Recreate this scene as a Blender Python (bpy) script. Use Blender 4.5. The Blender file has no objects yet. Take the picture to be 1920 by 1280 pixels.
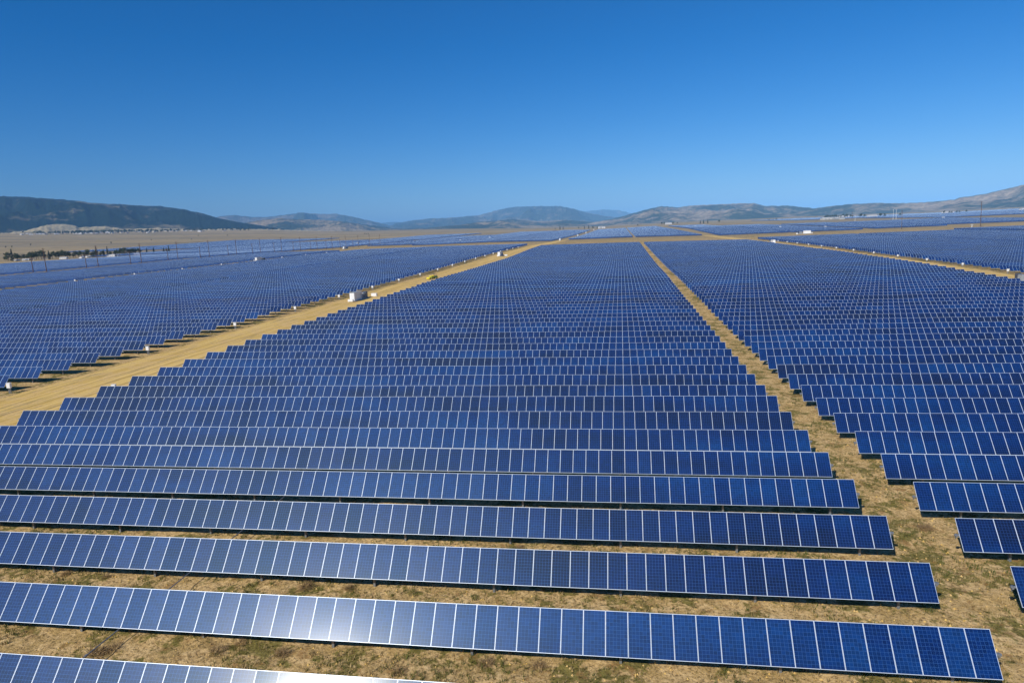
import bpy, bmesh, math, random
import numpy as np
from mathutils import Matrix, Vector, noise as mnoise
random.seed(7); rng = np.random.default_rng(7)
scene = bpy.context.scene; COL = scene.collection
rad = math.radians

# ------------------------------------------------------------------ camera
CAM_F, PITCH, ROLL, YAW = 1277.0, -0.16, -0.0411, -0.1623
C0 = np.array([-15.22, 0.0, 19.70])
_cy, _sy = math.cos(YAW), math.sin(YAW)
FW = np.array([_sy*math.cos(PITCH), _cy*math.cos(PITCH), math.sin(PITCH)])
_R = np.array([_cy, -_sy, 0.0]); _U = np.cross(_R, FW)
RT = _R*math.cos(ROLL) + _U*math.sin(ROLL); UP = -_R*math.sin(ROLL) + _U*math.cos(ROLL)
cam = bpy.data.cameras.new('camera'); camo = bpy.data.objects.new('camera', cam); COL.objects.link(camo)
M = Matrix(((RT[0], UP[0], -FW[0], C0[0]), (RT[1], UP[1], -FW[1], C0[1]), (RT[2], UP[2], -FW[2], C0[2]), (0, 0, 0, 1)))
camo.matrix_world = M
cam.sensor_width = 36.0; cam.lens = CAM_F/1920*36.0; cam.clip_start = 0.5; cam.clip_end = 120000
scene.camera = camo
# ------------------------------------------------------------------ light
SUN = np.array([-0.375, -0.678, 0.624]); SUN = SUN/np.linalg.norm(SUN)
w = bpy.data.worlds.new('World'); scene.world = w; w.use_nodes = True
nt = w.node_tree; bg = nt.nodes['Background']
sky = nt.nodes.new('ShaderNodeTexSky'); sky.sky_type = 'NISHITA'; sky.sun_disc = False
sky.sun_elevation = math.asin(SUN[2]); sky.sun_rotation = math.atan2(SUN[0], SUN[1]) % (2*math.pi)
sky.altitude = 1200; sky.air_density = 1.0; sky.dust_density = 0.7; sky.ozone_density = 10.0
hs = nt.nodes.new('ShaderNodeHueSaturation'); hs.inputs['Saturation'].default_value = 1.24; hs.inputs['Value'].default_value = 1.02; hs.inputs['Hue'].default_value = .504
nt.links.new(sky.outputs[0], hs.inputs['Color']); nt.links.new(hs.outputs[0], bg.inputs[0]); bg.inputs[1].default_value = 0.10
sl = bpy.data.lights.new('sun', 'SUN'); sl.energy = 5.0; sl.angle = rad(0.53); sl.color = (1.0, 0.95, 0.86)
so = bpy.data.objects.new('sun', sl); COL.objects.link(so)
so.rotation_euler = Vector(SUN).to_track_quat('Z', 'Y').to_euler(); so.location = (0, -60, 90)
scene.view_settings.view_transform = 'Standard'; scene.view_settings.look = 'None'
scene.view_settings.exposure = 0.0; scene.view_settings.gamma = 1.0
scene.cycles.max_bounces = 6; scene.cycles.volume_bounces = 1

# ------------------------------------------------------------------ terrain height
XS = [-400, -288, -183, -102, -81, 0, 84, 105, 270, 420]
YS = [-50, 60, 100, 150, 200, 250, 300, 400, 500, 640, 900, 1300, 2000, 3000]
TZ = [
 [.3, .8, 1.4, 2.0, 2.8, 3.4, 4.0, 5.0, 6.0, 7.0, 6.6, 8.5, 13, 16],
 [.2, .5, .9, 1.5, 2.1, 2.8, 3.2, 3.9, 5.2, 6.3, 5.7, 9.3, 13, 15],
 [.1, .2, .5, 1.1, 1.6, 2.3, 3.1, 4.1, 5.3, 6.4, 6.2, 8.5, 12, 14],
 [0, -.05, .06, .8, 1.2, 1.8, 2.2, 3.8, 5.0, 5.6, 4.8, 5.6, 9, 13],
 [0, 0, .38, .85, 1.6, 1.85, 2.0, 2.4, 4.4, 6.0, 5.6, 6.2, 9, 13],
 [0, .05, -.3, .1, .75, 1.15, 1.2, 2.5, 3.9, 5.6, 5.6, 7.5, 11, 14],
 [0, 0, -.5, -.3, .6, 1.7, 2.3, 3.0, 3.4, 4.2, 4.6, 9, 13, 16],
 [0, -.3, -.8, -.6, -.3, .6, 1.1, 2.1, 2.9, 3.4, 3.8, 11, 15, 17],
 [0, -.2, -.5, -.3, 0, .5, 1.0, 1.9, 2.8, 3.6, 4.2, 9, 14, 17],
 [0, 0, 0, .2, .4, .8, 1.2, 2.0, 3.0, 3.8, 4.6, 9, 14, 17]]
TZ = np.array(TZ)
_yy = np.arange(-50, 3001, 10.0)
def _smooth(a, n):
    k = np.hanning(n+2)[1:-1]; k /= k.sum()
    return np.convolve(np.pad(a, n//2, mode='edge'), k, mode='valid')[:len(a)]
TF = np.array([_smooth(np.interp(_yy, YS, r), 7) for r in TZ])
def table(x, y):
    x = np.atleast_1d(np.asarray(x, float)); y = np.atleast_1d(np.asarray(y, float))
    yi = np.clip((y+50)/10, 0, len(_yy)-1.001); j = yi.astype(int); fy = yi-j
    xc = np.clip(x, XS[0], XS[-1]); i = np.clip(np.searchsorted(XS, xc)-1, 0, len(XS)-2)
    xs = np.array(XS, float); fx = (xc-xs[i])/(xs[i+1]-xs[i])
    a = TF[i, j]*(1-fy)+TF[i, j+1]*fy; b = TF[i+1, j]*(1-fy)+TF[i+1, j+1]*fy
    return a*(1-fx)+b*fx
def ray(u, v):
    d = FW + RT*(u-960)/CAM_F + UP*(640-v)/CAM_F
    return d/np.linalg.norm(d)
def azel(u, v):
    d = ray(u, v); return math.atan2(d[0], d[1]), math.atan2(d[2], math.hypot(d[0], d[1]))
BASE = [(0, 438), (100, 438), (300, 434), (480, 431), (600, 434), (720, 432), (850, 429), (960, 428), (1060, 426), (1130, 424), (1200, 420), (1300, 415), (1400, 411), (1500, 406), (1600, 403), (1700, 399), (1800, 395), (1920, 388)]
_b = [azel(*p) for p in BASE]; BAZ = [a for a, e in _b]; BEL = [math.tan(e) for a, e in _b]
def sstep(t):
    t = np.clip(t, 0, 1); return t*t*(3-2*t)
RB = 5200.0
def gz(x, y):
    x = np.atleast_1d(np.asarray(x, float)); y = np.atleast_1d(np.asarray(y, float))
    dx = x-C0[0]; dy = y; r = np.hypot(dx, dy); az = np.arctan2(dx, dy)
    te = np.interp(az, BAZ, BEL)
    back = sstep((np.abs(az)-1.2)/0.6); te = te*(1-back)
    far = (C0[2]*(1-back) + np.minimum(r, RB)*te)
    wgt = sstep((r-900)/3600)
    return table(x, y)*(1-wgt)*(1-back*0) + wgt*far
def gz1(x, y): return float(gz(x, y)[0])
def on_ground(u, v):
    d = ray(u, v); t = 10.0; last = t
    while t < 30000:
        p = C0+d*t
        if p[2] < gz1(p[0], p[1]):
            lo, hi = last, t
            for _ in range(30):
                m = (lo+hi)/2; p = C0+d*m
                if p[2] < gz1(p[0], p[1]): hi = m
                else: lo = m
            return C0+d*hi
        last = t; t *= 1.02
    return C0+d*6000
def at_dist(u, dist):
    """ground point in the vertical plane through column u, dist metres away"""
    d = ray(u, 430); h = math.hypot(d[0], d[1]); x = C0[0]+d[0]/h*dist; y = d[1]/h*dist
    return x, y, gz1(x, y)

def vnoise(x, y, seed=0):
    xi = np.floor(x).astype(np.int64); yi = np.floor(y).astype(np.int64); fx = x-xi; fy = y-yi
    def h(a, b):
        n = (a*374761393 + b*668265263 + seed*974711) & 0x7fffffff
        n = ((n ^ (n >> 13))*1274126177) & 0x7fffffff
        return ((n ^ (n >> 16)) & 0xffff)/65535.0
    fx = fx*fx*(3-2*fx); fy = fy*fy*(3-2*fy)
    return (h(xi, yi)*(1-fx)+h(xi+1, yi)*fx)*(1-fy) + (h(xi, yi+1)*(1-fx)+h(xi+1, yi+1)*fx)*fy
def fbm(x, y, octs=4, seed=0, ridged=False):
    a = 1.0; s = 0; tot = 0
    for o in range(octs):
        n = vnoise(x, y, seed+o)
        if ridged: n = 1-abs(2*n-1)
        s = s+a*n; tot += a; a *= .5; x = x*2.03+13.1; y = y*2.03+7.7
    return s/tot

# ------------------------------------------------------------------ node helpers
def mat(name):
    m = bpy.data.materials.new(name); m.use_nodes = True
    return m, m.node_tree, m.node_tree.nodes['Principled BSDF']
def N(t, kind, **kw):
    n = t.nodes.new(kind)
    for k, v in kw.items(): setattr(n, k, v)
    return n
def L(t, a, b): t.links.new(a, b)
def math_(t, op, a, b=None, clamp=False):
    n = N(t, 'ShaderNodeMath', operation=op); n.use_clamp = clamp
    for i, s in enumerate((a, b)):
        if s is None: continue
        if isinstance(s, (int, float)): n.inputs[i].default_value = s
        else: L(t, s, n.inputs[i])
    return n.outputs[0]
def mixc(t, f, a, b, mode='MIX'):
    n = N(t, 'ShaderNodeMix', data_type='RGBA', blend_type=mode)
    for s, i in ((f, 0), (a, 6), (b, 7)):
        if isinstance(s, (int, float)): n.inputs[i].default_value = s
        elif isinstance(s, tuple): n.inputs[i].default_value = (*s, 1)
        else: L(t, s, n.inputs[i])
    return n.outputs[2]
def ramp(t, f, stops):
    n = N(t, 'ShaderNodeValToRGB'); cr = n.color_ramp
    while len(cr.elements) < len(stops): cr.elements.new(0.5)
    for e, (p, c) in zip(cr.elements, stops): e.position = p; e.color = (*c, 1) if isinstance(c, tuple) else (c, c, c, 1)
    L(t, f, n.inputs[0]); return n.outputs[0]
def noise_(t, vec, scale, detail=4, rough=.55):
    n = N(t, 'ShaderNodeTexNoise'); n.inputs['Scale'].default_value = scale; n.inputs['Detail'].default_value = detail
    n.inputs['Roughness'].default_value = rough
    if vec is not None: L(t, vec, n.inputs['Vector'])
    return n.outputs['Fac']
def mapping(t, vec, scale=(1, 1, 1), rot=(0, 0, 0)):
    n = N(t, 'ShaderNodeMapping'); n.inputs['Scale'].default_value = scale; n.inputs['Rotation'].default_value = rot
    L(t, vec, n.inputs['Vector']); return n.outputs[0]
def bump(t, b, h, s, d):
    n = N(t, 'ShaderNodeBump'); n.inputs['Strength'].default_value = s; n.inputs['Distance'].default_value = d
    L(t, h, n.inputs['Height']); L(t, n.outputs[0], b.inputs['Normal'])

def simple(name, c, rough=.6, metal=0., var=.12, scale=3.0, spec=.5):
    m, t, b = mat(name)
    g = N(t, 'ShaderNodeNewGeometry')
    n = noise_(t, g.outputs['Position'], scale, 5)
    c2 = tuple(x*(1-var) for x in c); c3 = tuple(min(1, x*(1+var)) for x in c)
    L(t, ramp(t, n, [(.3, c2), (.7, c3)]), b.inputs['Base Color'])
    b.inputs['Roughness'].default_value = rough; b.inputs['Metallic'].default_value = metal
    b.inputs['Specular IOR Level'].default_value = spec
    return m

def cell_material(name, strip):
    """polycrystalline laminate; UV: u counts modules, v runs up the module. strip=True draws the aluminium frames too"""
    m, t, b = mat(name)
    uv = N(t, 'ShaderNodeUVMap'); sp = N(t, 'ShaderNodeSeparateXYZ'); L(t, uv.outputs[0], sp.inputs[0])
    u, v = sp.outputs[0], sp.outputs[1]
    fu = math_(t, 'FRACT', u)
    idx = math_(t, 'FLOOR', u)
    oi = N(t, 'ShaderNodeObjectInfo')
    wn = N(t, 'ShaderNodeTexWhiteNoise', noise_dimensions='2D')
    cb = N(t, 'ShaderNodeCombineXYZ'); L(t, idx, cb.inputs[0])
    L(t, math_(t, 'MULTIPLY', oi.outputs['Random'], 977.0), cb.inputs[1]); L(t, cb.outputs[0], wn.inputs['Vector'])
    modr = wn.outputs['Value']
    # cell coordinates
    if strip:
        ui = math_(t, 'DIVIDE', math_(t, 'SUBTRACT', fu, 0.035), 0.93); vi = math_(t, 'DIVIDE', math_(t, 'SUBTRACT', v, 0.02), 0.96)
    else:
        ui, vi = fu, v
    cu = math_(t, 'MULTIPLY', ui, 6.0); cv = math_(t, 'MULTIPLY', vi, 12.0)
    def near_edge(x, wd):
        f = math_(t, 'FRACT', x); d = math_(t, 'ABSOLUTE', math_(t, 'SUBTRACT', f, 0.5))
        return math_(t, 'GREATER_THAN', d, 0.5-wd)
    line = math_(t, 'MAXIMUM', near_edge(cu, .024), near_edge(cv, .024))
    bus = near_edge(math_(t, 'ADD', math_(t, 'MULTIPLY', cu, 3.0), 0.5), .045)
    ws = N(t, 'ShaderNodeTexWhiteNoise', noise_dimensions='3D'); cc = N(t, 'ShaderNodeCombineXYZ')
    L(t, math_(t, 'ADD', math_(t, 'FLOOR', cu), math_(t, 'MULTIPLY', idx, 6.0)), cc.inputs[0]); L(t, math_(t, 'FLOOR', cv), cc.inputs[1]); L(t, math_(t, 'MULTIPLY', oi.outputs['Random'], 311.0), cc.inputs[2])
    L(t, cc.outputs[0], ws.inputs['Vector'])
    g = N(t, 'ShaderNodeNewGeometry')
    big = noise_(t, mapping(t, g.outputs['Position'], (.05, .22, .22)), 1.0, 4)
    tone = math_(t, 'ADD', math_(t, 'MULTIPLY', modr, .20), math_(t, 'SUBTRACT', math_(t, 'MULTIPLY', big, 1.55), .38))
    tone = math_(t, 'SUBTRACT', tone, math_(t, 'MULTIPLY', math_(t, 'GREATER_THAN', wn.outputs['Color'], .93), .22))
    col = ramp(t, tone, [(.12, (.006, .004, .014)), (.32, (.0018, .0045, .034)), (.50, (.0003, .0095, .074)), (.74, (.0004, .026, .125))])
    cvar = math_(t, 'ADD', math_(t, 'MULTIPLY', ws.outputs['Value'], .5), .75)
    vm = N(t, 'ShaderNodeVectorMath', operation='SCALE'); L(t, col, vm.inputs[0]); L(t, cvar, vm.inputs['Scale'])
    col = mixc(t, bus, vm.outputs[0], (.004, .035, .15))
    col = mixc(t, line, col, (.035, .11, .32))
    dust = noise_(t, mapping(t, g.outputs['Position'], (.6, .6, .6)), 1.0, 5)
    col = mixc(t, math_(t, 'MULTIPLY', dust, .004), col, (.45, .38, .28))
    rough = math_(t, 'ADD', .40, math_(t, 'MULTIPLY', modr, .05)); metal = 0.0
    if strip:
        d1 = math_(t, 'GREATER_THAN', math_(t, 'ABSOLUTE', math_(t, 'SUBTRACT', fu, .5)), .474)
        d2 = math_(t, 'GREATER_THAN', math_(t, 'ABSOLUTE', math_(t, 'SUBTRACT', v, .5)), .485)
        fr = math_(t, 'MAXIMUM', d1, d2)
        col = mixc(t, fr, col, (.36, .50, .68))
        coat = math_(t, 'SUBTRACT', 1.0, fr)
        L(t, math_(t, 'MULTIPLY', coat, .5), b.inputs['Coat Weight'])
    else:
        b.inputs['Coat Weight'].default_value = .5
    L(t, col, b.inputs['Base Color']); L(t, rough, b.inputs['Roughness'])
    b.inputs['Specular IOR Level'].default_value = .30; b.inputs['Specular Tint'].default_value = (.40, .68, 1.0, 1)
    L(t, math_(t, 'ADD', .15, math_(t, 'MULTIPLY', wn.outputs['Value'], .09)), b.inputs['Coat Roughness']); b.inputs['Coat IOR'].default_value = 1.36
    return m
M_CELL = cell_material('polycrystalline_cells', False)
M_STRIP = cell_material('polycrystalline_module_rows', True)
M_ALU = simple('anodised_aluminium', (.62, .71, .82), .42, .15, .05)
M_BACK = simple('shade_darkened_backsheet', (.13, .13, .14), .6, 0, .04)  # white sheet coloured dark, shade put into it to keep ground shadows deep
M_GALV = simple('galvanised_steel', (.26, .28, .30), .45, .55, .18, 8)  # darkened for the shade the posts stand in under the rows
M_WHITE = simple('white_painted_steel', (.80, .80, .78), .45, 0, .05, 2)
M_GREY = simple('grey_painted_steel', (.30, .32, .34), .5, .1, .12, 2)
M_DARKM = simple('dark_louvre_steel', (.07, .08, .11), .5, .2, .15, 3)
M_CONC = simple('pale_concrete', (.55, .53, .48), .85, 0, .12, 2)
M_WOOD = simple('weathered_pole_wood', (.10, .055, .035), .85, 0, .25, 4)
M_GREEN = simple('green_machine_paint', (.10, .24, .03), .4, 0, .08)
M_YEL = simple('yellow_machine_paint', (.72, .60, .04), .4, 0, .08)
M_RUB = simple('black_rubber', (.02, .02, .02), .8, 0, .2)
M_GLASS = simple('dark_cab_glass', (.02, .03, .04), .08, 0, .1)
M_CERAM = simple('brown_ceramic', (.16, .08, .05), .3, 0, .1)

def ground_material(name, road=False):
    m, t, b = mat(name)
    g = N(t, 'ShaderNodeNewGeometry'); P = g.outputs['Position']
    sep = N(t, 'ShaderNodeSeparateXYZ'); L(t, P, sep.inputs[0])
    cd = N(t, 'ShaderNodeVectorMath', operation='DISTANCE'); L(t, P, cd.inputs[0]); cd.inputs[1].default_value = (0, 0, 0)
    big = noise_(t, P, .035, 6); mid = noise_(t, P, .35, 8, .65); fine = noise_(t, P, 3.0, 8, .7); vfine = noise_(t, P, 13.0, 6, .7)
    soil = ramp(t, fine, [(.28, (.40, .25, .095)), (.5, (.62, .42, .185)), (.72, (.76, .55, .27))])
    if road:
        tr = noise_(t, mapping(t, P, (1.1, .012, 1)), 1.0, 5, .6)
        c = mixc(t, ramp(t, tr, [(.47, 0.0), (.56, 1.0)]), (.55, .36, .105), (.69, .475, .16))
        c = mixc(t, math_(t, 'MULTIPLY', ramp(t, mid, [(.48, 0.0), (.56, 1.0)]), .6), c, soil)
        grass = ramp(t, noise_(t, mapping(t, P, (1.2, .05, 1)), 1.0, 7, .75), [(.55, 0.0), (.60, 1.0)])
        c = mixc(t, math_(t, 'MULTIPLY', grass, .6), c, (.20, .155, .07))
        h = math_(t, 'ADD', math_(t, 'MULTIPLY', tr, 1.6), math_(t, 'ADD', math_(t, 'MULTIPLY', fine, .25), math_(t, 'MULTIPLY', vfine, .12)))
        L(t, c, b.inputs['Base Color']); b.inputs['Roughness'].default_value = .95; b.inputs['Specular IOR Level'].default_value = .1
        bump(t, b, h, .8, .25); return m
    # straw, olive grass and bare soil in clumps
    cl = noise_(t, P, .55, 9, .72); cl2 = noise_(t, mapping(t, P, (1, 1, 1), (0, 0, .7)), 1.7, 7, .7)
    straw = ramp(t, vfine, [(.3, (.34, .215, .075)), (.7, (.62, .43, .18))])
    green = ramp(t, fine, [(.3, (.075, .075, .012)), (.7, (.22, .19, .045))])
    c = mixc(t, ramp(t, math_(t, 'ADD', math_(t, 'MULTIPLY', cl, .6), math_(t, 'MULTIPLY', cl2, .4)), [(.47, 0.0), (.53, 1.0)]), soil, straw)
    gm = math_(t, 'ADD', math_(t, 'MULTIPLY', mid, .55), math_(t, 'ADD', math_(t, 'MULTIPLY', cl2, .35), math_(t, 'MULTIPLY', big, .22)))
    c = mixc(t, ramp(t, gm, [(.56, 0.0), (.60, .85)]), c, green)
    dark_mottle = ramp(t, noise_(t, P, 6.0, 8, .8), [(.40, .35), (.50, 1.0)])  # random fine mottling that darkens soil and grass
    vs = N(t, 'ShaderNodeVectorMath', operation='MULTIPLY'); L(t, c, vs.inputs[0]); L(t, dark_mottle, vs.inputs[1])
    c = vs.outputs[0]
    brown = ramp(t, noise_(t, mapping(t, P, (1, 1, 1), (0, 0, 1.9)), .8, 7, .7), [(.56, 0.0), (.64, .75)])
    c = mixc(t, brown, c, (.30, .17, .06))
    # open plain far out: paler tan and grey-brown in long bands
    band = noise_(t, mapping(t, P, (.0004, .0022, .001)), 1.0, 6, .6)
    sc = noise_(t, P, .02, 8, .7)
    plain = ramp(t, band, [(.30, (.19, .15, .085)), (.45, (.36, .27, .14)), (.55, (.25, .20, .12)), (.70, (.42, .31, .16))])
    plain = mixc(t, ramp(t, sc, [(.5, 0.0), (.68, .7)]), plain, (.13, .115, .06))
    far = ramp(t, math_(t, 'DIVIDE', cd.outputs['Value'], 3000.0), [(.20, 0.0), (.42, 1.0)])
    c = mixc(t, far, c, plain)
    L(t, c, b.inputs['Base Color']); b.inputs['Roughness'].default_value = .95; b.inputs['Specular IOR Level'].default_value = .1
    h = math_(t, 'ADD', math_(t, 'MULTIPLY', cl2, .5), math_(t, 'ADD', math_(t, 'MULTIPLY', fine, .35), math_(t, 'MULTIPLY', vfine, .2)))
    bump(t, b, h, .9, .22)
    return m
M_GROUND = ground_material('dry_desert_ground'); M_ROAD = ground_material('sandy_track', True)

# ------------------------------------------------------------------ mesh helpers
class MB:
    def __init__(s): s.v = []; s.f = []; s.mi = []; s.uv = []
    def face(s, pts, mi=0, uv=None):
        n = len(s.v); s.v += [tuple(p) for p in pts]; s.f.append(tuple(range(n, n+len(pts)))); s.mi.append(mi); s.uv.append(uv or [(0, 0)]*len(pts))
    def box(s, c, d, mi=0, bev=0.0, rz=0.0):
        cx, cy, cz = c; x, y, z = d[0]/2, d[1]/2, d[2]/2
        bm = bmesh.new(); bmesh.ops.create_cube(bm, size=1.0)
        for v in bm.verts: v.co = Vector((v.co.x*2*x, v.co.y*2*y, v.co.z*2*z))
        if bev > 0: bmesh.ops.bevel(bm, geom=bm.edges[:], offset=bev, segments=2, affect='EDGES', profile=.7)
        if rz: bmesh.ops.rotate(bm, verts=bm.verts[:], matrix=Matrix.Rotation(rz, 3, 'Z'))
        n = len(s.v); bm.verts.index_update()
        s.v += [(v.co.x+cx, v.co.y+cy, v.co.z+cz) for v in bm.verts]
        for f in bm.faces:
            s.f.append(tuple(v.index+n for v in f.verts)); s.mi.append(mi); s.uv.append([(0, 0)]*len(f.verts))
        bm.free()
    def tube(s, p0, p1, r0, r1=None, seg=8, mi=0, cap=True):
        r1 = r0 if r1 is None else r1
        a, b = Vector(p0), Vector(p1); d = (b-a).normalized(); q = d.to_track_quat('Z', 'Y')
        n = len(s.v)
        for p, r in ((a, r0), (b, r1)):
            for i in range(seg):
                an = 2*math.pi*i/seg; o = q @ Vector((math.cos(an)*r, math.sin(an)*r, 0)); s.v.append(tuple(p+o))
        for i in range(seg):
            j = (i+1) % seg; s.f.append((n+i, n+j, n+seg+j, n+seg+i)); s.mi.append(mi); s.uv.append([(0, 0)]*4)
        if cap:
            s.f.append(tuple(n+i for i in reversed(range(seg)))); s.mi.append(mi); s.uv.append([(0, 0)]*seg)
            s.f.append(tuple(n+seg+i for i in range(seg))); s.mi.append(mi); s.uv.append([(0, 0)]*seg)
    def mesh(s, name, mats, smooth=False):
        me = bpy.data.meshes.new(name); me.from_pydata(s.v, [], s.f)
        for m_ in (mats if isinstance(mats, (list, tuple)) else [mats]): me.materials.append(m_)
        me.polygons.foreach_set('material_index', s.mi)
        ul = me.uv_layers.new(name='UVMap'); ul.data.foreach_set('uv', [c for f in s.uv for p in f for c in p])
        if smooth: me.polygons.foreach_set('use_smooth', [True]*len(me.polygons))
        me.update(); return me
    def build(s, name, mats, parent=None, smooth=False):
        return link(name, s.mesh(name, mats, smooth), parent)
def link(name, data, parent=None, loc=None, rot=None):
    o = bpy.data.objects.new(name, data); COL.objects.link(o)
    if parent: o.parent = parent
    if loc is not None: o.location = loc
    if rot is not None: o.rotation_euler = rot
    return o
def tag(o, label=None, cat=None, group=None, kind=None):
    if label: o['label'] = label
    if cat: o['category'] = cat
    if group: o['group'] = group
    if kind: o['kind'] = kind
    return o
def empty(name, loc, rz=0, **kw):
    o = link(name, None, None, loc, (0, 0, rz)); o.empty_display_size = .3; return tag(o, **kw)
def copy_tree(o, parent=None):
    c = o.copy(); COL.objects.link(c)
    if parent: c.parent = parent
    for ch in list(o.children): copy_tree(ch, c)
    return c
ONES = ['', 'first', 'second', 'third', 'fourth', 'fifth', 'sixth', 'seventh', 'eighth', 'ninth', 'tenth', 'eleventh', 'twelfth', 'thirteenth', 'fourteenth', 'fifteenth', 'sixteenth', 'seventeenth', 'eighteenth', 'nineteenth']
TENS = ['', '', 'twenty', 'thirty', 'forty', 'fifty', 'sixty', 'seventy', 'eighty', 'ninety']; TENTH = ['', '', 'twentieth', 'thirtieth', 'fortieth', 'fiftieth', 'sixtieth', 'seventieth', 'eightieth', 'ninetieth']
def ordinal(n):
    if n >= 100: return 'hundred and '+ordinal(n-100) if n > 100 else 'hundredth'
    if n < 20: return ONES[n]
    return TENTH[n//10] if n % 10 == 0 else TENS[n//10]+'-'+ONES[n % 10]

# ------------------------------------------------------------------ ground sheet
def spaced(a, b, fine, lo, hi, g=1.06):
    mid = list(np.arange(a, b+1e-6, fine)); s = fine; x = a; left = []
    while x > lo: s = min(s*g, 1500); x -= s; left.append(x)
    s = fine; x = b; right = []
    while x < hi: s = min(s*g, 1500); x += s; right.append(x)
    return np.array(left[::-1]+mid+right)
gx = spaced(-62, 34, .30, -42000, 42000, 1.055); gy = spaced(17, 62, .28, -2500, 42000, 1.05)
X, Y = np.meshgrid(gx, gy); Z = gz(X.ravel(), Y.ravel()).reshape(X.shape)
roadmask = np.maximum(sstep((X+102.5)/3)*(1-sstep((X+80)/3)), sstep((X-84.5)/3)*(1-sstep((X-107)/3)))
nearm = 1-sstep((np.hypot(X+15, Y-30)-60)/90)
rough = (fbm(X*1.3, Y*1.3, 4, 3)-.5)*.16 + (fbm(X*.22, Y*.22, 3, 9)-.5)*.22
Z = Z + rough*nearm*(1-roadmask)
nx, ny = len(gx), len(gy)
vv = np.column_stack([X.ravel(), Y.ravel(), Z.ravel()])
i = np.arange(nx-1)[None, :]+np.arange(ny-1)[:, None]*nx
fc = np.stack([i, i+1, i+1+nx, i+nx], -1).reshape(-1, 4)
me = bpy.data.meshes.new('ground'); me.vertices.add(len(vv)); me.vertices.foreach_set('co', vv.ravel())
me.loops.add(fc.size); me.loops.foreach_set('vertex_index', fc.ravel())
me.polygons.add(len(fc)); me.polygons.foreach_set('loop_start', np.arange(len(fc))*4); me.polygons.foreach_set('loop_total', np.full(len(fc), 4))
me.polygons.foreach_set('use_smooth', np.ones(len(fc), bool)); me.update(calc_edges=True); me.validate()
me.materials.append(M_GROUND); tag(link('ground', me), kind='structure')

def sheet(name, xs, ys, off, m, kind='structure', zf=None, **kw):
    XX, YY = np.meshgrid(xs, ys); ZZ = gz(XX.ravel(), YY.ravel()).reshape(XX.shape)+off
    if zf is not None: ZZ = ZZ+zf(XX, YY)
    n = len(xs); v = np.column_stack([XX.ravel(), YY.ravel(), ZZ.ravel()])
    f = [(a+b*n, a+1+b*n, a+1+(b+1)*n, a+(b+1)*n) for b in range(len(ys)-1) for a in range(n-1)]
    me = bpy.data.meshes.new(name); me.from_pydata(v.tolist(), [], f); me.materials.append(m)
    me.polygons.foreach_set('use_smooth', [True]*len(f)); o = link(name, me); tag(o, kind=kind, **kw); return o
def ruts(XX, YY):
    e = np.minimum(XX-XX.min(), XX.max()-XX)
    return (fbm(XX*1.2, YY*.03, 3, 21)-.5)*.26 - .22*(1-sstep(e/1.5))
sheet('dirt_road', np.linspace(-99.8, -81.8, 46), np.concatenate([np.arange(20, 200, 1.2), np.arange(200, 900, 8)]), .10, M_ROAD, zf=ruts)
sheet('dirt_road', np.linspace(85.8, 103.8, 30), np.concatenate([np.arange(60, 300, 2.5), np.arange(300, 900, 8)]), .10, M_ROAD, zf=ruts)

# ------------------------------------------------------------------ solar tracker rows
TH = 0.857; HUB = 1.52; LEN = 1.95; PITCHX = 1.01; S = 5.762; Y0 = 28.68; NM = 80; WB = 80.8
PER = {0: -.02, 1: .02, 2: .02, 3: .09, 4: .05, 5: .05, 6: .06, 7: .15}
# module: laminate with backsheet coloured dark to deepen the shadow below; aluminium frame as its sub-part
def module_meshes():
    a = MB(); x, y = .485, LEN/2-.019
    a.face([(-x, -y, .012), (x, -y, .012), (x, y, .012), (-x, y, .012)], 0, [(0, 0), (1, 0), (1, 1), (0, 1)])
    a.face([(-x, y, .006), (x, y, .006), (x, -y, .006), (-x, -y, .006)], 1)
    lam = a.mesh('solar_panel', [M_CELL, M_BACK])
    f = MB(); X2, Y2 = .499, LEN/2
    for s_ in (-1, 1):
        f.box((s_*(x+X2)/2, 0, 0), (X2-x, 2*Y2, .04)); f.box((0, s_*(y+Y2)/2, .001), (2*x, Y2-y, .04))
    fr = f.mesh('frame', M_ALU)
    b = MB()      # both together, for modules too far off to tell the frame's thickness
    b.v, b.f, b.mi, b.uv = [], [], [], []
    b.face([(-x, -y, .012), (x, -y, .012), (x, y, .012), (-x, y, .012)], 0, [(0, 0), (1, 0), (1, 1), (0, 1)])
    b.face([(-x, y, .006), (x, y, .006), (x, -y, .006), (-x, -y, .006)], 1)
    for s_ in (-1, 1):
        b.box((s_*(x+X2)/2, 0, 0), (X2-x, 2*Y2, .04), 2); b.box((0, s_*(y+Y2)/2, .001), (2*x, Y2-y, .04), 2)
    both = b.mesh('solar_panel', [M_CELL, M_BACK, M_ALU])
    return lam, fr, both
LAM, FRM, BOTH = module_meshes()
def strip_mesh(n, off):
    a = MB(); w_ = n*PITCHX/2; y = LEN/2
    a.face([(-w_, -y, .015), (w_, -y, .015), (w_, y, .015), (-w_, y, .015)], 0, [(off, 0), (off+n, 0), (off+n, 1), (off, 1)])
    a.face([(-w_, y, -.02), (w_, y, -.02), (w_, -y, -.02), (-w_, -y, -.02)], 1)
    for q in ([(-w_, -y, -.02), (w_, -y, -.02), (w_, -y, .015), (-w_, -y, .015)], [(w_, y, -.02), (-w_, y, -.02), (-w_, y, .015), (w_, y, .015)],
              [(w_, -y, -.02), (w_, y, -.02), (w_, y, .015), (w_, -y, .015)], [(-w_, y, -.02), (-w_, -y, -.02), (-w_, -y, .015), (-w_, y, .015)]):
        a.face(q, 2)
    return a.mesh('panel_strip', [M_STRIP, M_BACK, M_ALU])
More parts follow.
